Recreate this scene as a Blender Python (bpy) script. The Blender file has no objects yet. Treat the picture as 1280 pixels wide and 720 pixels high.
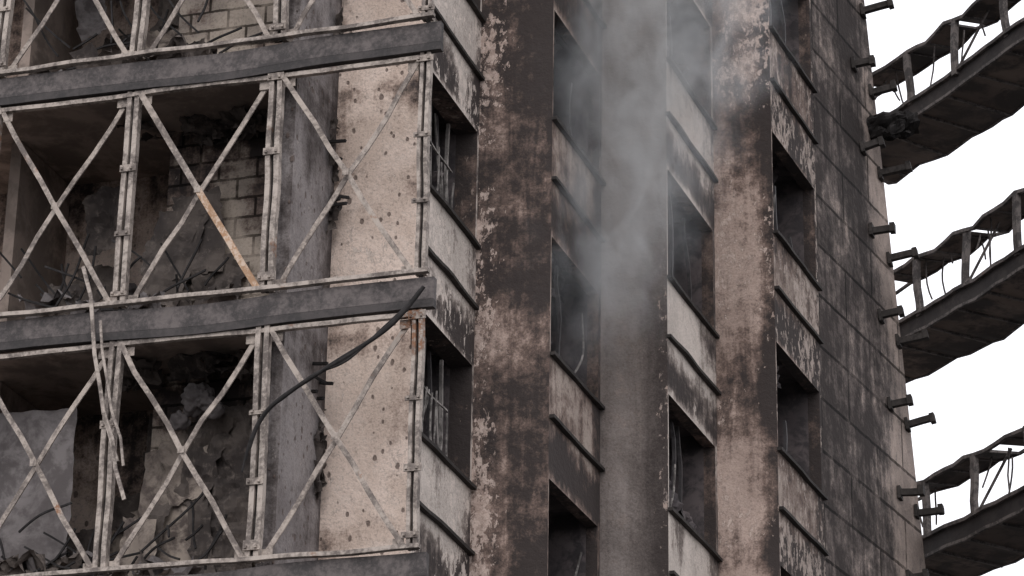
import bpy, bmesh, math, random
from mathutils import Vector, Matrix, noise
random.seed(7)
scene = bpy.context.scene
R = math.radians

# ------------------------------------------------------------------ helpers
def V(*a): return Vector(a)
def empty(name):
    e = bpy.data.objects.new(name, None); scene.collection.objects.link(e); return e
class MB:
    def __init__(s): s.v=[]; s.f=[]; s.uv=[]
    def quad(s,a,b,c,d):
        i=len(s.v); s.v+= [tuple(a),tuple(b),tuple(c),tuple(d)]; s.f.append((i,i+1,i+2,i+3))
    def box(s,o,ax,ay,az):
        o=Vector(o); i=len(s.v)
        for k in ((0,0,0),(1,0,0),(1,1,0),(0,1,0),(0,0,1),(1,0,1),(1,1,1),(0,1,1)):
            s.v.append(tuple(o+ax*k[0]+ay*k[1]+az*k[2]))
        for f in ((0,3,2,1),(4,5,6,7),(0,1,5,4),(1,2,6,5),(2,3,7,6),(3,0,4,7)):
            s.f.append(tuple(i+j for j in f))
    def sweep(s,pts,w,d,nrm):
        n=len(pts); base=len(s.v)
        for k,p in enumerate(pts):
            a=pts[max(0,k-1)]; b=pts[min(n-1,k+1)]
            t=(b-a).normalized(); side=t.cross(nrm).normalized(); nn=side.cross(t).normalized()
            for q in ((-1,-1),(1,-1),(1,1),(-1,1)):
                s.v.append(tuple(p+side*(w/2*q[0])+nn*(d/2*q[1])))
        for k in range(n-1):
            for j in range(4):
                a=base+k*4+j; b=base+k*4+(j+1)%4
                s.f.append((a,b,b+4,a+4))
        s.f.append((base,base+3,base+2,base+1)); e=base+(n-1)*4; s.f.append((e,e+1,e+2,e+3))
    def sheet(s,c,ax,ay,nrm,nx=10,ny=10,amp=.08,sc=2.0,seed=0,ragged=.0):
        i=len(s.v); c=Vector(c)
        for y in range(ny+1):
            for x in range(nx+1):
                p=c+ax*(x/nx-.5)+ay*(y/ny-.5)
                q=p*sc+Vector((seed*3.1,seed*1.7,0))
                p=p+nrm*(noise.noise(q)*amp*2+noise.noise(q*3)*amp*.6)
                if ragged and (x in(0,nx) or y in(0,ny)):
                    p=p+Vector((noise.noise(q*4+Vector((9,0,0))),0,noise.noise(q*4)))*ragged
                s.v.append(tuple(p))
        for y in range(ny):
            for x in range(nx):
                a=i+y*(nx+1)+x; s.f.append((a,a+1,a+nx+2,a+nx+1))
    def obj(s,name,mat,parent=None,smooth=False):
        me=bpy.data.meshes.new(name); me.from_pydata(s.v,[],s.f); me.update()
        o=bpy.data.objects.new(name,me); scene.collection.objects.link(o)
        if mat: me.materials.append(mat)
        if parent: o.parent=parent
        if smooth:
            for p in me.polygons: p.use_smooth=True
        return o
def jit(a,b,n=6,amp=.015,seed=0):
    out=[]
    for k in range(n+1):
        p=a.lerp(b,k/n); q=p*1.3+Vector((seed,seed*.7,0))
        out.append(p+Vector((noise.noise(q),noise.noise(q+Vector((5,5,5))),noise.noise(q+Vector((9,1,3)))))*amp*2)
    return out

# ------------------------------------------------------------------ node helper
class NT:
    def __init__(s,name):
        s.m=bpy.data.materials.new(name); s.m.use_nodes=True; s.t=s.m.node_tree; s.t.nodes.clear()
        s.out=s.t.nodes.new('ShaderNodeOutputMaterial')
    def n(s,typ,**kw):
        nd=s.t.nodes.new(typ)
        for k,v in kw.items(): setattr(nd,k,v)
        return nd
    def l(s,a,b): s.t.links.new(a,b)
    def setin(s,sock,v):
        if hasattr(v,'is_linked') or hasattr(v,'links'): s.l(v,sock)
        else: sock.default_value=v
    def math(s,op,a,b=0.0,c=None,clamp=False):
        nd=s.n('ShaderNodeMath',operation=op); nd.use_clamp=clamp
        s.setin(nd.inputs[0],a); s.setin(nd.inputs[1],b)
        if c is not None: s.setin(nd.inputs[2],c)
        return nd.outputs[0]
    def noise(s,vec,scale,detail=6,rough=.55,dist=0):
        nd=s.n('ShaderNodeTexNoise'); s.l(vec,nd.inputs['Vector'])
        nd.inputs['Scale'].default_value=scale; nd.inputs['Detail'].default_value=detail
        nd.inputs['Roughness'].default_value=rough; nd.inputs['Distortion'].default_value=dist
        return nd.outputs[0]
    def mapping(s,vec,scale=(1,1,1),loc=(0,0,0)):
        nd=s.n('ShaderNodeMapping'); s.l(vec,nd.inputs[0]); nd.inputs['Scale'].default_value=scale
        nd.inputs['Location'].default_value=loc; return nd.outputs[0]
    def rng(s,v,a,b,c=0.0,d=1.0,smooth=True):
        nd=s.n('ShaderNodeMapRange'); nd.clamp=True
        if smooth: nd.interpolation_type='SMOOTHSTEP'
        s.setin(nd.inputs[0],v); s.setin(nd.inputs[1],a); s.setin(nd.inputs[2],b)
        nd.inputs[3].default_value=c; nd.inputs[4].default_value=d
        return nd.outputs[0]
    def mix(s,f,a,b,mode='MIX'):
        nd=s.n('ShaderNodeMixRGB',blend_type=mode)
        s.setin(nd.inputs[0],f)
        for i,x in ((1,a),(2,b)):
            if isinstance(x,tuple): nd.inputs[i].default_value=(*x,1) if len(x)==3 else x
            else: s.l(x,nd.inputs[i])
        return nd.outputs[0]
    def attr(s,name):
        return s.n('ShaderNodeAttribute',attribute_name=name).outputs['Fac']
    def finish(s,col,rough=.9,height=None,bump=.3,dist=.02,metal=0.0):
        b=s.n('ShaderNodeBsdfPrincipled'); s.setin(b.inputs['Base Color'],col if not isinstance(col,tuple) else (*col,1))
        s.setin(b.inputs['Roughness'],rough); b.inputs['Metallic'].default_value=metal
        b.inputs['Specular IOR Level'].default_value=.25
        if height is not None:
            bp=s.n('ShaderNodeBump'); bp.inputs['Strength'].default_value=bump; bp.inputs['Distance'].default_value=dist
            s.l(height,bp.inputs['Height']); s.l(bp.outputs[0],b.inputs['Normal'])
        s.l(b.outputs[0],s.out.inputs[0]); return s.m

def wall_mat(name,base=(.56,.44,.38),base2=(.44,.33,.28),soot=(.046,.037,.035),peel=(.66,.57,.51),
             dots=0.0,joints=None,seed=0,brown=(.14,.096,.08),contrast=1.0,streak=1.0,peelscale=9,grain=.3,specks=.0):
    t=NT(name); g=t.n('ShaderNodeTexCoord').outputs['Object']
    g=t.mapping(g,loc=(seed*7.3,seed*2.1,seed*3.7))
    uv=t.n('ShaderNodeUVMap').outputs[0]
    S=t.attr('soot'); P=t.attr('peel')
    n1=t.noise(g,1.1,5,.62,.4); n2=t.noise(g,6,5,.68)
    st=t.noise(t.mapping(g,(6,6,.5)),1.0,3,.6,.6)
    fine=t.noise(g,34,2,.7)
    b=t.mix(t.rng(n1,.38,.62),base,base2)
    b=t.mix(t.rng(n2,.5,.66,0,.3),b,peel)
    f=t.math('ADD',S,t.math('MULTIPLY',t.math('SUBTRACT',n1,.5),1.7*contrast))
    f=t.math('ADD',f,t.math('MULTIPLY',t.math('SUBTRACT',st,.5),.9*streak))
    f=t.math('ADD',f,t.math('MULTIPLY',t.math('SUBTRACT',n2,.5),1.3*contrast))
    f=t.math('ADD',f,t.math('MULTIPLY',t.math('SUBTRACT',fine,.5),.4))
    fb=t.rng(f,.12,.62); fs=t.rng(f,.42,.95)
    c=t.mix(t.math('MULTIPLY',fb,.85),b,brown); c=t.mix(fs,c,soot)
    pn=t.noise(t.mapping(g,(1,1,.6)),peelscale,6,.72,.35)
    v=t.math('ADD',pn,t.math('MULTIPLY',t.math('SUBTRACT',n1,.5),-.5))
    thr=t.math('SUBTRACT',.76,t.math('MULTIPLY',P,.25))
    mask=t.rng(v,thr,t.math('ADD',thr,.025))
    edge=t.rng(v,t.math('SUBTRACT',thr,.03),thr)
    c=t.mix(t.math('MULTIPLY',edge,.4),c,(.06,.045,.04))
    c=t.mix(t.math('MULTIPLY',mask,.85),c,t.mix(t.rng(n2,.42,.62,0,.8),peel,base2))
    c=t.mix(t.rng(fine,.45,.75,0,grain),c,(.05,.042,.04))
    h=t.noise(g,9,3,.7)
    if dots:
        for (sc,lo,hi,dd) in (((5.2,3.4,1),.09,.17,dots),((9.5,6.5,1),.13,.22,dots*.75)):
            vo=t.n('ShaderNodeTexVoronoi'); t.l(t.mapping(uv,sc,(seed,lo*9,0)),vo.inputs['Vector'])
            vo.inputs['Scale'].default_value=1; vo.inputs['Randomness'].default_value=1
            dv=t.math('ADD',vo.outputs['Distance'],t.math('MULTIPLY',t.math('SUBTRACT',n2,.5),.35))
            dm=t.rng(dv,lo,hi,1,0)
            sp=t.n('ShaderNodeSeparateColor'); t.l(vo.outputs['Color'],sp.inputs[0])
            dm=t.math('MULTIPLY',dm,t.math('LESS_THAN',sp.outputs[0],dd))
            c=t.mix(t.math('MULTIPLY',dm,.8),c,(.10,.073,.062)); h=t.math('SUBTRACT',h,t.math('MULTIPLY',dm,1.2))
    if joints:
        bx=t.n('ShaderNodeTexBrick')
        wob=t.n('ShaderNodeVectorMath',operation='ADD'); t.l(uv,wob.inputs[0])
        cc=t.n('ShaderNodeCombineXYZ'); t.l(t.math('MULTIPLY',n2,.05),cc.inputs[1]); t.l(cc.outputs[0],wob.inputs[1])
        t.l(wob.outputs[0],bx.inputs['Vector'])
        bx.inputs['Scale'].default_value=1; bx.inputs['Brick Width'].default_value=joints[0]; bx.inputs['Row Height'].default_value=joints[1]
        bx.inputs['Mortar Size'].default_value=joints[2]; bx.inputs['Mortar Smooth'].default_value=.2
        bx.inputs['Color1'].default_value=(1,1,1,1); bx.inputs['Color2'].default_value=(.66,.66,.66,1); bx.inputs['Mortar'].default_value=(.16,.15,.14,1)
        jm=t.rng(n1,.36,.52,.45,1)
        c=t.mix(jm,c,bx.outputs['Color'],'MULTIPLY')
    return t.finish(c,.92,h,.6,.03)

def metal_mat(name,light=(.42,.37,.34),dark=(.06,.052,.05),rust=(.22,.10,.05),thr=.52,rt=.62,bump=.3,soft=.05):
    t=NT(name); g=t.n('ShaderNodeTexCoord').outputs['Object']
    n1=t.noise(g,3.0,5,.68,.3); n2=t.noise(g,18,4,.7); n3=t.noise(g,1.3,3,.6)
    v=t.math('ADD',t.math('MULTIPLY',n1,.6),t.math('MULTIPLY',n2,.4))
    c=t.mix(t.rng(v,thr-soft,thr+soft),light,dark)
    c=t.mix(t.math('MULTIPLY',t.rng(n3,rt,rt+.06),t.rng(n2,.4,.6)),c,rust)
    c=t.mix(t.rng(n2,.55,.8,0,.4),c,tuple(min(.8,x*1.4) for x in light))
    return t.finish(c,.75,n2,bump,.01,.0)

def plain(name,col,rough=.9,var=.5,scale=8,bump=.4,col2=None,thr=.5):
    t=NT(name); g=t.n('ShaderNodeTexCoord').outputs['Object']
    n1=t.noise(g,scale,5,.68,.3); n2=t.noise(g,scale*.2,3,.6)
    c2=col2 or tuple(x*(1-var) for x in col)
    c=t.mix(t.rng(n1,thr-.1,thr+.1),col,c2); c=t.mix(t.rng(n2,.4,.6,0,.6),c,c2)
    return t.finish(c,rough,n1,bump,.02)

M={}
M['plaster']=wall_mat('burnt_plaster',seed=0,base=(.37,.305,.265),base2=(.28,.225,.195),peel=(.47,.39,.345))
M['pier']=wall_mat('flaking_plaster',seed=1,base=(.47,.36,.31),base2=(.37,.28,.24),peel=(.62,.50,.44),peelscale=11)
M['smooth']=wall_mat('smoked_render',seed=2,base=(.255,.22,.205),base2=(.21,.182,.17),peel=(.42,.33,.285),contrast=.3,streak=.45,brown=(.12,.10,.092),grain=.12,peelscale=11)
M['pink']=wall_mat('pink_render',seed=3,base=(.68,.555,.48),base2=(.57,.455,.385),dots=.5,brown=(.30,.22,.18),contrast=.85,streak=.7)
M['fin']=wall_mat('grey_concrete',seed=4,base=(.26,.235,.23),base2=(.185,.165,.163),peel=(.36,.32,.30),dots=.6,brown=(.125,.108,.104),contrast=.8)
M['panel']=wall_mat('sooty_panelled_wall',seed=5,base=(.44,.355,.31),base2=(.32,.26,.23),peel=(.48,.395,.35),joints=(2.4,.83,.03),brown=(.12,.10,.094),contrast=.9,peelscale=12)
M['spandrel']=wall_mat('pale_spandrel',seed=6,base=(.57,.50,.45),base2=(.45,.395,.355),brown=(.14,.11,.097),peelscale=7)
M['block']=wall_mat('exposed_blockwork',seed=7,base=(.44,.37,.31),base2=(.30,.255,.22),peel=(.48,.41,.35),joints=(.52,.27,.02),contrast=1.3)
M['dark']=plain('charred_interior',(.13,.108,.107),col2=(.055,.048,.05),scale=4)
M['soffit']=plain('smoked_soffit',(.40,.32,.275),var=.6,scale=1.6)
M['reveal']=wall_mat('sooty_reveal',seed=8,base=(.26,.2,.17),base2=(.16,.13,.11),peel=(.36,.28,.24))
M['frame']=metal_mat('scorched_galvanised_steel',light=(.40,.345,.305),dark=(.12,.10,.09),thr=.51,rt=.64,soft=.09)
M['brace']=metal_mat('scorched_brace_steel',light=(.38,.325,.285),dark=(.12,.10,.09),thr=.51,rt=.64,soft=.09)
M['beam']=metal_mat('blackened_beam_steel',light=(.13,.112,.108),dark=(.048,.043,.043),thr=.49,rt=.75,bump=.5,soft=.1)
M['beamunder']=metal_mat('dark_lower_beam_steel',light=(.065,.057,.056),dark=(.036,.033,.033),thr=.5,rt=.8,soft=.1)  # darker tone for the lower band of the beam face
M['rust']=metal_mat('rusted_brace_steel',light=(.50,.39,.31),dark=(.31,.19,.115),rust=(.36,.20,.11),thr=.49,rt=.55)
M['ledge']=plain('blackened_ledge',(.05,.043,.04),.8)
M['winframe']=plain('burnt_window_frame',(.075,.068,.07),.6)
M['pale']=plain('ash_coated_metal',(.36,.33,.31),.8,.7,6)
M['cable']=plain('charred_cable',(.028,.025,.025),.8)
M['char']=plain('charred_insulation',(.055,.046,.043),.95,.6,9,.9,(.15,.125,.11),.61)
M['ash']=plain('ashen_panel',(.19,.172,.17),.9,.55,3,.6,(.10,.088,.087))
M['beige']=plain('torn_beige_board',(.38,.32,.27),.9,.7,3,.6,(.10,.08,.072),.51)
M['ribsoffit']=plain('rib_soffit',(.17,.133,.113),.85,.7,1.8,.5,(.055,.047,.044))
M['ribfascia']=plain('charred_rib_fascia',(.06,.052,.05),.85,.6,3,.5,(.036,.032,.032))
M['ribmetal']=metal_mat('rib_steel',light=(.14,.122,.115),dark=(.05,.044,.043),thr=.5,rt=.72)

# ------------------------------------------------------------------ wall grid
def nz(x,y,z=0,s=1.0): return noise.noise(Vector((x*s,y*s,z)))
def lines(a,b,step,extra):
    n=max(1,round((b-a)/step)); L=[a+(b-a)*i/n for i in range(n+1)]
    for e in extra:
        if a+1e-4<e<b-1e-4: L=[x for x in L if abs(x-e)>step*.3 or x in(a,b)]+[e]
    return sorted(set(L))
def wall(name,p0,p1,z0,z1,mat,sootf,peelf,holes=(),parent=None,step=.12,tmax=None,wob=.006):
    p0=Vector((p0[0],p0[1],0)); p1=Vector((p1[0],p1[1],0)); L=(p1-p0).length; d=(p1-p0)/L
    nrm=Vector((d.y,-d.x,0))
    T=lines(0,L,step,[h[0] for h in holes]+[h[1] for h in holes])
    Z=lines(z0,z1,step,[h[2] for h in holes]+[h[3] for h in holes])
    vs=[];uv=[];so=[];pe=[]
    for z in Z:
        k=1.0 if tmax is None else tmax(z)/L
        for t in T:
            tt=t*k; p=p0+d*tt
            onb = t in (0,T[-1]) or holes
            w=0 if onb else nz(tt*2,z*2,3)*wob
            p=p+nrm*w
            vs.append((p.x,p.y,z)); uv.append((tt,z)); so.append(sootf(tt,z,L)); pe.append(peelf(tt,z,L))
    fs=[];nt=len(T)
    for j in range(len(Z)-1):
        for i in range(nt-1):
            tc=(T[i]+T[i+1])/2; zc=(Z[j]+Z[j+1])/2
            if any(h[0]<tc<h[1] and h[2]<zc<h[3] for h in holes): continue
            a=j*nt+i; fs.append((a,a+1,a+1+nt,a+nt))
    me=bpy.data.meshes.new(name); me.from_pydata(vs,[],fs)
    ul=me.uv_layers.new(name='UVMap')
    for lp in me.loops: ul.data[lp.index].uv=uv[lp.vertex_index]
    for nm,arr in (('soot',so),('peel',pe)):
        at=me.attributes.new(nm,'FLOAT','POINT'); at.data.foreach_set('value',arr)
    me.materials.append(mat)
    o=bpy.data.objects.new(name,me); scene.collection.objects.link(o)
    if parent: o.parent=parent
    return o
def ss(a,b,x):
    t=max(0,min(1,(x-a)/(b-a))); return t*t*(3-2*t)

tower=empty('burned_apartment_tower')
ZB,ZT=-1.7,29.0
H=3.3
C=[(-2.243,33.05),(-1.14,32.70),(-.472,34.82),(.493,34.51),(1.210,36.59),(2.098,36.31),(2.917,38.56),(3.740,38.29),(4.614,40.45)]
HEAD={1:13.17,2:11.60,3:13.42,4:14.97}
WH=1.6
def frac(z,h0): return (h0-z)%H

wall('pink_front_wall',C[0],C[1],ZB,ZT,M['pink'],
     lambda t,z,L: .05+.40*ss(.35,0,t)*(nz(0,z,1,.8)+.6)+.5*ss(.7,1.15,t)*ss(-.1,.4,nz(t,z,4,.9))+.4*ss(.55,0,(16.2-z)%H),
     lambda t,z,L: .35+.35*nz(t,z,8,.7),parent=tower)
def spcol(i,t,z,L):
    d=frac(z,HEAD[i])
    s={1:.15,2:.46,3:.10,4:.50}[i]
    if d>2.45: s+=.68*ss(2.45,3.0,d)
    elif d>1.9 and i!=2: s-=.1
    s+= .45*ss(L*.72,L,t)
    return s+.35*nz(t,z,i,.9)
cols=[(1,C[1],C[2]),(2,C[3],C[4]),(3,C[5],C[6]),(4,C[7],C[8])]
ledges=MB(); winfr=MB(); room=MB(); palebits=MB()
for i,a,b in cols:
    A=Vector((a[0],a[1],0)); B=Vector((b[0],b[1],0)); L=(B-A).length; d=(B-A)/L
    out=Vector((d.y,-d.x,0)); inn=-out; up=Vector((0,0,1))
    t0,t1=.035,L-(.10 if i!=1 else .06)
    holes=[]
    k0=int((ZB-HEAD[i])/H)
    for k in range(k0,7):
        zh=HEAD[i]+k*H
        if zh>ZT-.3: break
        if zh-WH<ZB+1: continue
        holes.append((t0,t1,zh-WH,zh))
    wall('window_wall',a,b,ZB,ZT,M['spandrel'] if i in(1,3) else M['plaster'],
         lambda t,z,L,i=i: spcol(i,t,z,L), lambda t,z,L,i=i: {1:.95,2:.15,3:.5,4:.95}[i]+.35*nz(t,z,2,.8),holes=holes,parent=tower,step=.15)
    dep={1:.30,2:.16,3:.17,4:.18}[i]
    for h in holes:
        z0,z1=h[2],h[3]
        def P(t,n,z): return A+d*t+inn*n+up*z
        rv=MB()
        rv.quad(P(t1,0,z0),P(t1,dep,z0),P(t1,dep,z1),P(t1,0,z1))
        rv.quad(P(t0,0,z0),P(t0,dep,z0),P(t0,dep,z1),P(t0,0,z1))
        rv.quad(P(t0,0,z1),P(t1,0,z1),P(t1,dep,z1),P(t0,dep,z1))
        rv.quad(P(t0,0,z0),P(t1,0,z0),P(t1,dep,z0),P(t0,dep,z0))
        o=rv.obj('window_reveal',M['reveal'],tower)
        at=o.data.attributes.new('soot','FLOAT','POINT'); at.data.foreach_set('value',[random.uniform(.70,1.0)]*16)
        at=o.data.attributes.new('peel','FLOAT','POINT'); at.data.foreach_set('value',[.3 if i!=1 else .5]*16)
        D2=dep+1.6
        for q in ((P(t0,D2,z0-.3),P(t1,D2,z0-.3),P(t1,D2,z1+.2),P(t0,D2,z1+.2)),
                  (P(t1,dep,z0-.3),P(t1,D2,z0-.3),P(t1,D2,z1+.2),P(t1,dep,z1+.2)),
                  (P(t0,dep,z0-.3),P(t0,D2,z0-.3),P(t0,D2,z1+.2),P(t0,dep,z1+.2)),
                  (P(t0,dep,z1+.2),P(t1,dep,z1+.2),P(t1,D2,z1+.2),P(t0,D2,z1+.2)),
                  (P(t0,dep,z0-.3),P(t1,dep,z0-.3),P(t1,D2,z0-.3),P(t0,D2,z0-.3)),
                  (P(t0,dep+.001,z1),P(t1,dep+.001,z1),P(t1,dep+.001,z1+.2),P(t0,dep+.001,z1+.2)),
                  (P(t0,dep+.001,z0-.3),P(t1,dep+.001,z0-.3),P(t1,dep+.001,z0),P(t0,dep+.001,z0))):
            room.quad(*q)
        fd=dep+.03
        for tt in (t0+(t1-t0)*random.uniform(.3,.5),t0+(t1-t0)*random.uniform(.6,.8)):
            if random.random()<.3 and i!=1: continue
            lean=random.uniform(-.12,.12)*(i!=1)
            winfr.sweep(jit(P(tt,fd,z0+.01),P(tt+lean,fd+.05,z1-.01-(random.random()<.6)*(i!=1)*random.uniform(.3,1.1)),6,.035,random.random()*9),.05,.045,out)
        if i==1:
            fq=dep-.10
            for q in range(7):
                tt=t0+(t1-t0)*(.22+.1*q)
                palebits.sweep(jit(P(tt,fq,z0+.05),P(tt+random.uniform(-.06,.06),fq,z0+.95+random.uniform(-.2,.1)),5,.03,q+z0),.018,.018,out)
            palebits.sweep(jit(P(t0+.3,fq,z0+.9),P(t0+1.75,fq,z0+.86),6,.02,z0),.022,.022,out)
            palebits.sweep(jit(P(t0+(t1-t0)*.45,dep-.04,z0+.04),P(t0+(t1-t0)*.45,dep-.04,z1-.04),6,.02,z0),.05,.04,out)
            palebits.sweep(jit(P(t0+(t1-t0)*.8,dep-.04,z0+.04),P(t0+(t1-t0)*.8,dep-.04,z1-.04),6,.02,z0),.05,.04,out)
        winfr.sweep(jit(P(t0,fd-.004,z0+.03),P(t1,fd-.004,z0+.03),6,.012),.05,.06,out)
        if random.random()<.5 or i==1:
            tt=random.uniform(t0+.3,t1-.3)
            palebits.sweep(jit(P(tt,dep*.9,z0+.05),P(tt+random.uniform(-.3,.3),dep*.9,z1-random.uniform(.1,.9)),9,.12,random.random()*20),.022,.02,out)
        for q in range(5):
            if random.random()<.6:
                tt=random.uniform(t0+.3,t1-.5)
                room.sheet(P(tt,dep+random.uniform(.1,.6),z0+random.uniform(.0,.5)),d*random.uniform(.3,.9),up*random.uniform(.3,.8),out,12,10,.15,3,random.random()*9,.12)
            if random.random()<.5:
                tt=random.uniform(t0+.3,t1-.5)
                room.sheet(P(tt,dep+random.uniform(.1,.6),z1),d*random.uniform(.3,.7),up*random.uniform(.2,.6),out,10,10,.12,4,random.random()*9,.12)
        for zz in (z0-.03, z1-2.49):
            ledges.sweep(jit(P(-.02,-.035,zz),P(L-.01,-.035,zz),10,.010,zz),.045,.07,out)
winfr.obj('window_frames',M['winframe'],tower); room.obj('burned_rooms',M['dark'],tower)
ledges.obj('sill_ledges',M['ledge'],tower); palebits.obj('bent_window_strips',M['pale'],tower)

# frontal piers
wall('pier_wall',C[2],C[3],ZB,ZT,M['pier'],
     lambda t,z,L: .68+.2*ss(.2,.8,t)+.1*ss(15.5,18,z)+.3*nz(t,z,1,.7), lambda t,z,L: 1.08-1.0*ss(.12,.72,t)+.4*nz(t,z,5,.9)-.2*ss(14.5,17,z),parent=tower)
wall('pier_wall',C[4],C[5],ZB,ZT,M['smooth'],
     lambda t,z,L: .25+.5*ss(16.5,14,z)*ss(.35,.85,t)+.15*ss(16,10,z)+.12*ss(.3,0,t), lambda t,z,L: -.5+1.3*ss(.45,.9,t)*ss(17,15.2,z),parent=tower)
wall('pier_wall',C[6],C[7],ZB,ZT,M['pier'],
     lambda t,z,L: .12+.65*ss(.55,.84,t)+.3*ss(18,20,z)+.65*ss(-.1,.4,nz(t,z,9,.6)), lambda t,z,L: .70+.5*nz(t,z,5,.8)+.15*ss(14,17,z),parent=tower)
def tmx(z): return 4.55-.217*(z-13.42)
dl=Vector((math.sin(R(27)),math.cos(R(27)),0)); E0=Vector((C[8][0],C[8][1],0))
no=Vector((math.cos(R(27)),-math.sin(R(27)),0))
Lend=6.5; E1=E0+dl*Lend
wall('end_wall',C[8],(E1.x,E1.y),ZB,ZT,M['panel'],
     lambda t,z,L: .82-.78*ss(.60,.86,t/tmx(z))*ss(22.5,19.5,z)+.3*nz(t,z,2,.5)-.12*ss(16,12,z), lambda t,z,L: .1+.55*ss(.6,.95,t/tmx(z)),parent=tower,tmax=tmx,step=.16)
mb=MB(); bk=-no
zs=[ZB+(ZT-ZB)*i/24 for i in range(25)]
for a,b in zip(zs[:-1],zs[1:]):
    pa=E0+dl*tmx(a)+V(0,0,a); pb=E0+dl*tmx(b)+V(0,0,b)
    mb.quad(pa,pa+bk*7,pb+bk*7,pb)
mb.obj('end_return_wall',M['soffit'],tower)
mb=MB(); pts=[Vector((x,y,ZT)) for x,y in C]+[E0+dl*tmx(ZT)+V(0,0,ZT)]
bkp=[p+V(-6,9,0) for p in pts]
for j in range(len(pts)-1): mb.quad(pts[j],pts[j+1],bkp[j+1],bkp[j])
mb.obj('roof_slab',M['soffit'],tower)

# stubs near the raking edge
mb=MB(); z=9.0
while z<27:
    for dz,off in ((.02,1.0),(-.10,.22)):
        zz=z+dz+random.uniform(-.04,.04)
        p=E0+dl*(tmx(zz)-off)+V(0,0,zz)
        dirv=(no+dl*.15+V(0,0,random.uniform(-.02,.22))).normalized()
        ln=random.uniform(.32,.40) if off>.5 else random.uniform(.38,.55)
        mb.sweep(jit(p-dirv*.1,p+dirv*ln,3,.02,z),.10,.10,V(0,0,1))
        mb.sweep([p+dirv*(ln-.07),p+dirv*(ln+.01)],.15,.15,V(0,0,1))
        mb.sweep([p+dirv*.0,p+dirv*.05],.2,.2,V(0,0,1))
    z+=1.36
mb.obj('bracket_stubs',M['ledge'],tower)
mb=MB(); p=E0+dl*(tmx(20.6)-.45)+no*.2+V(0,0,20.4)
for q in range(6):
    mb.sheet(p+V(random.uniform(-.15,.25),0,random.uniform(-.06,.06)),no*.8,V(0,-.1,.34),V(0,-1,0),14,8,.14,3,q*.3+2,.06)
mb.obj('charred_rag',M['cable'],tower)

# ------------------------------------------------------------------ left loggias
O=Vector((-1.066,31.0,0)); AX=Vector((-.9537,.3007,0)); NX=Vector((-.3007,-.9537,0)); UP=Vector((0,0,1))
def F(s,n,z): return O+AX*s+NX*n+UP*z
def xy(s,n): p=F(s,n,0); return (p.x,p.y)
wall('fin_wall',xy(1.735,-.22),xy(1.735,-1.6),ZB,ZT,M['fin'],
     lambda t,z,L: .32+.3*ss(1.2,.1,(16.0-z)%H)+.25*nz(t,z,6,1)+.35*ss(1.15,1.38,t), lambda t,z,L: .4,parent=tower)
wall('fin_edge',xy(1.735,-.22),xy(1.96,-.22),ZB,ZT,M['fin'],lambda t,z,L:.6,lambda t,z,L:.3,parent=tower)
wall('fin_inner_face',xy(1.96,-.22),xy(1.96,-1.5),ZB,ZT,M['fin'],lambda t,z,L:.6,lambda t,z,L:.3,parent=tower,step=.3)
def blk(t,z,L):
    c=noise.cell(Vector((t*1.25+3.3,z*.7,1))); c2=noise.cell(Vector((t*2.1,z*1.3,5)))
    return .58+.8*(c-.5)+.4*(c2-.5)+.3*nz(t,z,3,1.1)+.45*ss(1.1,.3,(16.0-z)%H)
wall('loggia_block_wall',xy(1.96,-1.5),xy(3.95,-1.5),ZB,ZT,M['block'],blk,lambda t,z,L:.35+.3*nz(t,z,2,.6),parent=tower,step=.08)
wall('loggia_return',xy(3.95,-1.5),xy(3.95,-2.7),ZB,ZT,M['block'],blk,lambda t,z,L:.3,parent=tower,step=.3)
wall('loggia_back_wall',xy(3.95,-2.7),xy(11,-2.7),ZB,ZT,M['pink'],
     lambda t,z,L: .28+.5*nz(t,z,7,.7)+.45*ss(1.3,.2,(16.0-z)%H), lambda t,z,L:.3,parent=tower)
RAIL=[12.85+H*k for k in range(-4,5)]
sl=MB()
for z in RAIL:
    p=F(1.97,-.12,z-.30); sl.box(p,AX*9,-NX*2.55,UP*.22)
sl.obj('loggia_slabs',M['soffit'],tower)
mb=MB()
for z in RAIL:
    mb.box(F(5.9,-1.2,z-.07),AX*.15,-NX*1.45,UP*3.05)
mb.obj('loggia_partitions',M['soffit'],tower)

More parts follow.
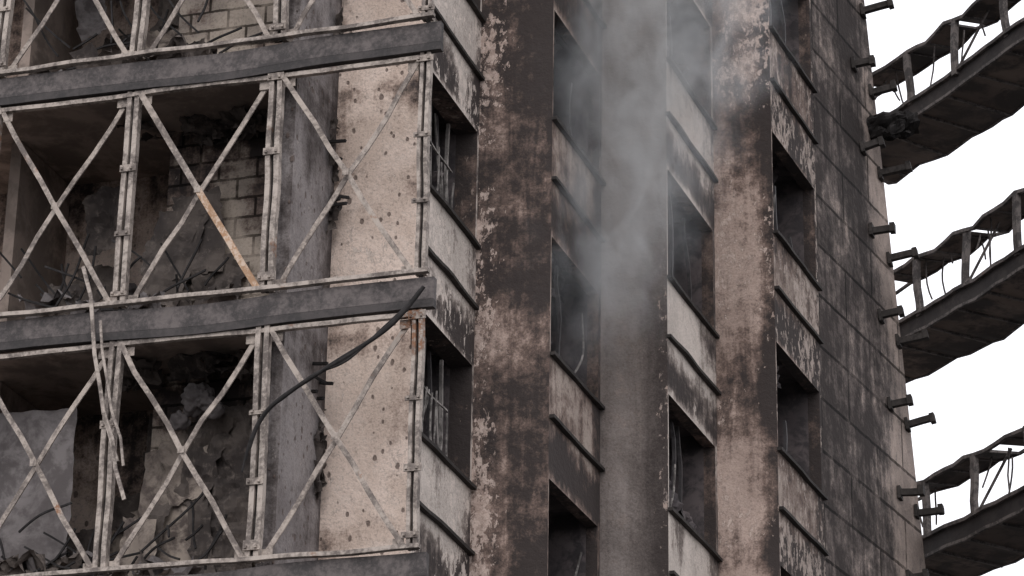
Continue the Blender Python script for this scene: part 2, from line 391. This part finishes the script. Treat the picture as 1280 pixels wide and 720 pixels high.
ch=MB(); ash=MB(); bei=MB(); rods=MB()
rnd=random.Random(3)
for z in RAIL:
    for q in range(11):
        s=rnd.uniform(2.9,5.6); n=-1.40 if s<3.9 else rnd.uniform(-2.55,-1.6)
        h=rnd.uniform(.4,1.3); w=rnd.uniform(.25,.7); zc=z+rnd.uniform(.5,2.2)
        tgt=rnd.choice([ch,ch,ch,ch,ash,bei])
        tilt=rnd.uniform(-.3,.3)
        tgt.sheet(F(s,n+rnd.uniform(0,.12),zc),AX*w+UP*tilt*w,UP*h-AX*tilt*h,NX,14,14,rnd.uniform(.03,.09),3.5,rnd.random()*30,.06)
    for q in range(14):   # ceiling rags
        s=rnd.uniform(2.2,4.3)
        ch.sheet(F(s,rnd.uniform(-1.4,-.9),z-.42+H),AX*rnd.uniform(.2,.6),UP*rnd.uniform(.15,.45)+NX*rnd.uniform(-.2,.2),NX,12,8,.12,4,rnd.random()*30,.08)
    for q in range(14):    # heap
        s=rnd.uniform(3.0,5.2)
        (ch if rnd.random()<.85 else ash).sheet(F(s,rnd.uniform(-1.3,-.35),z+rnd.uniform(.0,.3)),AX*rnd.uniform(.3,.8),UP*.2+NX*rnd.uniform(.2,.6),UP,12,9,.16,4,rnd.random()*30,.08)
    for q in range(26):
        s=rnd.uniform(2.8,5.4); a=F(s,rnd.uniform(-1.1,-.2),z+rnd.uniform(0,.7))
        b=a+AX*rnd.uniform(-.8,.8)+UP*rnd.uniform(-.1,.8)+NX*rnd.uniform(-.3,.3)
        rods.sweep(jit(a,b,9,.07,rnd.random()*40),.024,.02,NX)
    for q in range(7):
        ch.sheet(F(1.70,rnd.uniform(-1.55,-1.3),z+rnd.uniform(.4,2.9)),-AX*rnd.uniform(.06,.2)+NX*.08,UP*rnd.uniform(.15,.45),NX,5,8,.08,5,rnd.random()*30,.07)
    for q in range(5):
        a=F(1.70,rnd.uniform(-1.5,-1.1),z+rnd.uniform(1.4,2.9))
        rods.sweep(jit(a,a-AX*rnd.uniform(.1,.3)+NX*.1+UP*rnd.uniform(-.15,.1),5,.05,rnd.random()*40),.035,.03,NX)
ash.sheet(F(5.35,-.75,10.75),AX*1.5,UP*2.35,NX,20,24,.03,1.5,3,.03)
bei.sheet(F(3.55,-1.38,10.75),AX*.85,UP*1.5,NX,18,20,.03,2,7,.05)
bei.sheet(F(3.9,-1.2,10.2),AX*.5+UP*.1,UP*.8,NX,12,14,.05,2,17,.05)
ch.sheet(F(2.85,-1.36,10.9),AX*.75,UP*2.2,NX,24,40,.04,7,11,.04)
ch.obj('charred_insulation_rags',M['char'],tower); ash.obj('ashen_boards',M['ash'],tower)
bei.obj('torn_boards',M['beige'],tower); rods.obj('twisted_rods',M['cable'],tower)
for (s,n,z,r) in ((3.15,-1.1,12.0,.2),(3.4,-1.1,11.75,.12),(2.95,-1.1,11.85,.1)):
    bm=bmesh.new(); bmesh.ops.create_icosphere(bm,subdivisions=5,radius=r)
    for v in bm.verts: v.co*=1+.6*noise.noise(v.co*6+Vector((s,0,0)))+.25*noise.noise(v.co*18)
    me=bpy.data.meshes.new('insulation_lump'); bm.to_mesh(me); bm.free(); me.materials.append(M['ash'])
    o=bpy.data.objects.new('insulation_lump',me); o.location=F(s,n,z); scene.collection.objects.link(o); o.parent=tower

# ------------------------------------------------------------------ steel frame
fr=empty('steel_balcony_frame')
SP=[0,1.90,3.78,5.66,7.54]
post=MB(); rail=MB(); brace=MB(); beam=MB(); bunder=MB(); rustb=MB(); plate=MB(); slit=MB()
for s in SP:
    for z in RAIL:
        zt=z+H-.44
        wd=.062 if s else .045
        for ds in (-.052,.052):
            post.sweep(jit(F(s+ds*(1 if s else .8),0,z),F(s+ds*(1 if s else .8),0,zt),10,.012,s*3+z),wd,.10,NX)
        slit.sweep([F(s,-.03,z),F(s,-.03,zt)],.05,.04,NX)  # dark strip added to stand in for shade in the slit between post angles
        for zz in (z+.12,z+.9,z+1.75,zt-.12):
            if rnd.random()<.8:
                plate.box(F(s-.105+rnd.uniform(-.01,.01),.052,zz),AX*.21,NX*.018,UP*rnd.uniform(.05,.12))
                for e in (-.07,.055): plate.box(F(s+e,.07,zz+.02),AX*.03,NX*.025,UP*.03)
for j,z in enumerate(RAIL):
    zt=z+H-.50
    rail.sweep(jit(F(-.13,.12,z-.005),F(8.2,.12,z-.005),30,.014,z),.05,.08,NX)
    rail.sweep(jit(F(-.08,.02,zt),F(8.2,.02,zt),30,.012,z+5),.055,.07,NX)
    n=60
    def line(off,zz):
        out=[]
        for k in range(n+1):
            s=-.20+8.4*k/n; sag=-.05*math.exp(-((s-2.6)/.9)**2)+.02*nz(s,z,2,.6)+.003*nz(s,z,5,4)
            out.append(F(s,off,zz+sag))
        return out
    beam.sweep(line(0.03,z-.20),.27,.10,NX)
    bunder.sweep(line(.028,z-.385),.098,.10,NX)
    for b in range(4):
        s0,s1=SP[b]+.1,SP[b+1]-.1
        if b==1 and j==4:
            a=F(s1,.05,zt-.02); c_=F(s0,.05,z+.02); mid=a.lerp(c_,.5)
            brace.sweep(jit(a,mid,4,.014,b+z),.075,.02,NX); rustb.sweep(jit(mid,c_,4,.014,b+z),.08,.022,NX)
        else:
            brace.sweep(jit(F(s0,.05,z+.02),F(s1,.05,zt-.02),8,.022,b+z),.062,.02,NX)
        brace.sweep(jit(F(s1,-.03,z+.02),F(s0,-.03,zt-.02),8,.022,b+z+3),.062,.02,NX)
        plate.box(F((s0+s1)/2-.04,.061,(z+zt)/2-.04),AX*.08,NX*.01,UP*.08)
        for (s,zz) in ((s0,z+.03),(s1-.13,z+.03),(s0,zt-.14),(s1-.13,zt-.14)):
            plate.box(F(s,-.012,zz),AX*.13,NX*.01,UP*.11)
post.obj('posts',M['frame'],fr); rail.obj('rails',M['frame'],fr); brace.obj('cross_braces',M['brace'],fr)
rustb.obj('rusted_brace',M['rust'],fr); beam.obj('edge_beams',M['beam'],fr); bunder.obj('beam_lower_bands',M['beamunder'],fr)
plate.obj('bolted_plates',M['brace'],fr); slit.obj('post_gap_dark_strips',M['ledge'],fr)
mb=MB()
for z in RAIL:
    mb.sweep([F(.1,-.1,z-.2),F(.62,-1.6,z-.2)],.07,.07,UP)
mb.obj('wall_ties',M['beam'],fr)

def curve(name,pts,r,mat):
    cu=bpy.data.curves.new(name,'CURVE'); cu.dimensions='3D'; cu.bevel_depth=r; cu.bevel_resolution=2
    sp=cu.splines.new('NURBS'); sp.points.add(len(pts)-1); sp.use_endpoint_u=True; sp.order_u=4
    for p,q in zip(sp.points,pts): p.co=(*q,1)
    cu.materials.append(mat); o=bpy.data.objects.new(name,cu); scene.collection.objects.link(o); return o
cb=empty('hanging_cable')
for k in range(4):
    e=k*.035
    pts=[F(-.12+e,.2,12.62-e),F(.1,.22,12.3+e*.5),F(.35,.25,12.05+e),F(.8,.24,11.85-e*1.5),F(1.2,.22,11.62+e),F(1.55,.2,11.45-e),F(1.8+e,.2,11.25),F(1.92+e,.15,11.0-4*e)]
    o=curve('strand_%d'%k,pts,.026 if k<2 else .014,M['cable']); o.parent=cb
st=MB()
pl=[F(4.22,.16,13.35),F(4.08,.18,12.95),F(4.03,.18,12.6),F(3.97,.19,12.2),F(3.86,.19,11.75),F(3.80,.18,11.45),F(3.66,.18,11.1),F(3.60,.18,10.75),F(3.45,.2,10.35)]
st.sweep(pl,.045,.02,NX); st.sweep([p+V(.09,0,.03) for p in pl[2:8]],.03,.02,NX)
st.sweep([pl[5],pl[5]+AX*-.12+UP*-.35,pl[5]+AX*-.22+UP*-.62],.04,.02,NX)
st.obj('bent_metal_strip',M['frame'])

# ------------------------------------------------------------------ curved cladding ribs
def ribplan(t):
    a=[(5.6,46.5),(6.6,44.9),(7.35,43.4),(8.1,41.7),(9.1,39.9),(10.6,38.2),(12.6,36.8)]
    x=t*(len(a)-1); i=min(int(x),len(a)-2); f=x-i
    def cr(p0,p1,p2,p3,f): return .5*(2*p1+(p2-p0)*f+(2*p0-5*p1+4*p2-p3)*f*f+(3*p1-p0-3*p2+p3)*f**3)
    g=lambda k:a[max(0,min(len(a)-1,k))]
    return Vector((cr(g(i-1)[0],g(i)[0],g(i+1)[0],g(i+2)[0],f),cr(g(i-1)[1],g(i)[1],g(i+1)[1],g(i+2)[1],f),0))
N=36
for k in range(-2,4):
    z=17.62+3.86*k
    e=empty('curved_cladding_rib')
    P0=[ribplan(i/N) for i in range(N+1)]
    nr=[]
    for i in range(N+1):
        d=(P0[min(N,i+1)]-P0[max(0,i-1)]).normalized(); nr.append(Vector((-d.y,d.x,0)))
    if nr[0].x<0: nr=[-x for x in nr]
    so=MB(); fm=MB(); tp=MB()
    def off(w,h,am=.04,sd=0): return [P0[i]+nr[i]*w+UP*(z+h+am*nz(i*.5,k+sd,1)+.03*nz(i*2.1,k+sd,4)) for i in range(N+1)]
    A0=off(0,.05); B0=off(1.25,.0,.10,3); A1=off(0,.33); B1=off(1.25,.2,.10,3)
    for i in range(N):
        so.quad(A0[i],A0[i+1],B0[i+1],B0[i]); tp.quad(A1[i],A1[i+1],B1[i+1],B1[i])
        tp.quad(A0[i],A0[i+1],A1[i+1],A1[i]); tp.quad(B0[i],B0[i+1],B1[i+1],B1[i])
    fm.sweep(off(-.03,.36),.06,.06,UP); fm.sweep(off(-.03,.03),.05,.05,UP)
    fm.sweep(off(1.27,.02,.10,3),.06,.06,UP)
    for i in range(2,N,3): fm.sweep([A0[i]-UP*.02,B0[i]-UP*.02],.04,.04,UP)
    a,b=off(0,1.32,.10,7),off(.65,1.38,.10,7)
    for i in range(N):
        if (i+k)%9 !=3: so.quad(a[i],a[i+1],b[i+1],b[i])
    fm.sweep(a,.06,.06,UP); fm.sweep(b,.04,.05,UP)
    for i in range(1,N,2):
        fm.sweep([a[i],b[i]],.04,.04,UP)
    for i in range(2,N,5):
        fm.sweep(jit(P0[i]+UP*(z+.3),P0[i]+UP*(z+1.32),4,.03,i),.11,.09,nr[i])
        if i%2==0: fm.sweep([P0[i]+UP*(z+.35),P0[min(N,i+2)]+nr[i]*.3+UP*(z+1.3)],.04,.03,nr[i])
    for i in range(0,N):
        if rnd.random()<.7:
            q=P0[i]+nr[i]*rnd.uniform(.1,.5); top=z+1.32; ln=rnd.uniform(.15,.9)
            fm.sweep(jit(q+UP*top,q+UP*(top-ln)+V(rnd.uniform(-.15,.15),0,0),5,.06,i+k),.022,.022,nr[i])
    so.obj('soffit_panels',M['ribsoffit'],e); tp.obj('fascia',M['ribfascia'],e); fm.obj('rib_framing',M['ribmetal'],e)

# ------------------------------------------------------------------ smoke
bm=bmesh.new(); bmesh.ops.create_cube(bm,size=1)
me=bpy.data.meshes.new('smoke_plume'); bm.to_mesh(me); bm.free()
for v in me.vertices: v.co=Vector((v.co.x*(5.8 if v.co.z>0 else 3.4)+(.3 if v.co.z>0 else -.4),v.co.y*1.9,v.co.z*8.6))
sm=bpy.data.objects.new('smoke_plume',me); sm.location=(1.9,35.2,17.1); scene.collection.objects.link(sm)
t=NT('smoke'); g=t.n('ShaderNodeTexCoord').outputs['Object']
sx=t.n('ShaderNodeSeparateXYZ'); t.l(g,sx.inputs[0])
X,Y,Zc=sx.outputs
nb=t.noise(g,.7,2,.6)
ax=t.math('ADD',t.math('MULTIPLY',Zc,.24),-.12)
ax=t.math('ADD',ax,t.math('MULTIPLY',t.math('SUBTRACT',nb,.5),2.0))
dx=t.math('SUBTRACT',X,ax)
rr=t.math('ADD',.95,t.math('MULTIPLY',t.math('ADD',Zc,3),.18))
fal=t.rng(t.math('DIVIDE',t.math('ABSOLUTE',dx),rr),.0,1.1,1,0)
fy=t.rng(t.math('ABSOLUTE',Y),.3,.95,1,0)
zf=t.rng(Zc,-4.1,-1.0)
nn=t.rng(t.noise(t.mapping(g,(1,1,.7)),2.0,3,.6,.8),.38,.63,.12,1)
den=t.math('MULTIPLY',t.math('MULTIPLY',t.math('MULTIPLY',fal,fy),zf),t.math('MULTIPLY',nn,1.55))
vs=t.n('ShaderNodeVolumeScatter'); vs.inputs['Color'].default_value=(.93,.955,1.0,1); t.l(den,vs.inputs['Density'])
t.l(vs.outputs[0],t.out.inputs['Volume']); me.materials.append(t.m)
try: t.m.cycles.volume_step_rate=4.0
except Exception as ex: print(ex)

# ------------------------------------------------------------------ ground
mb=MB(); mb.quad((-1500,-1500,-1.72),(1500,-1500,-1.72),(1500,1500,-1.72),(-1500,1500,-1.72))
mb.obj('ground',plain('asphalt',(.09,.09,.09),.9,.4,2))

# ------------------------------------------------------------------ light
w=bpy.data.worlds.new('World'); scene.world=w; w.use_nodes=True; nt=w.node_tree; nt.nodes.clear()
sky=nt.nodes.new('ShaderNodeTexSky'); sky.sky_type='NISHITA'; sky.sun_disc=False
sky.sun_elevation=R(50); sky.sun_rotation=R(200); sky.dust_density=5
hs=nt.nodes.new('ShaderNodeHueSaturation'); hs.inputs['Saturation'].default_value=.2
mx=nt.nodes.new('ShaderNodeMixRGB'); mx.inputs[0].default_value=.85; mx.inputs[2].default_value=(11.0,11.0,11.5,1)
bg=nt.nodes.new('ShaderNodeBackground'); bg.inputs[1].default_value=.15
ou=nt.nodes.new('ShaderNodeOutputWorld')
nt.links.new(sky.outputs[0],hs.inputs['Color']); nt.links.new(hs.outputs[0],mx.inputs[1]); nt.links.new(mx.outputs[0],bg.inputs[0]); nt.links.new(bg.outputs[0],ou.inputs[0])
sd=bpy.data.lights.new('overcast_sun','SUN'); sd.energy=.95; sd.angle=R(45); sd.color=(1,.96,.93)
so=bpy.data.objects.new('overcast_sun',sd); scene.collection.objects.link(so)
dirv=Vector((.15,1,-.8)).normalized(); so.rotation_euler=dirv.to_track_quat('-Z','Y').to_euler()

# ------------------------------------------------------------------ camera
cam=bpy.data.cameras.new('camera'); co=bpy.data.objects.new('camera',cam); scene.collection.objects.link(co)
cam.sensor_width=36; cam.lens=36*3630/1280; cam.clip_end=5000
p=math.radians(22.3); r=math.radians(.97)
Fw=V(0,math.cos(p),math.sin(p)); Rt=V(1,0,0); U=V(0,-math.sin(p),math.cos(p))
rx=Rt*math.cos(r)+U*math.sin(r); uy=-Rt*math.sin(r)+U*math.cos(r)
m=Matrix((rx,uy,-Fw)).transposed().to_4x4(); co.matrix_world=m
scene.camera=co
scene.view_settings.view_transform='Standard'; scene.view_settings.look='None'; scene.view_settings.exposure=0
print('OK')
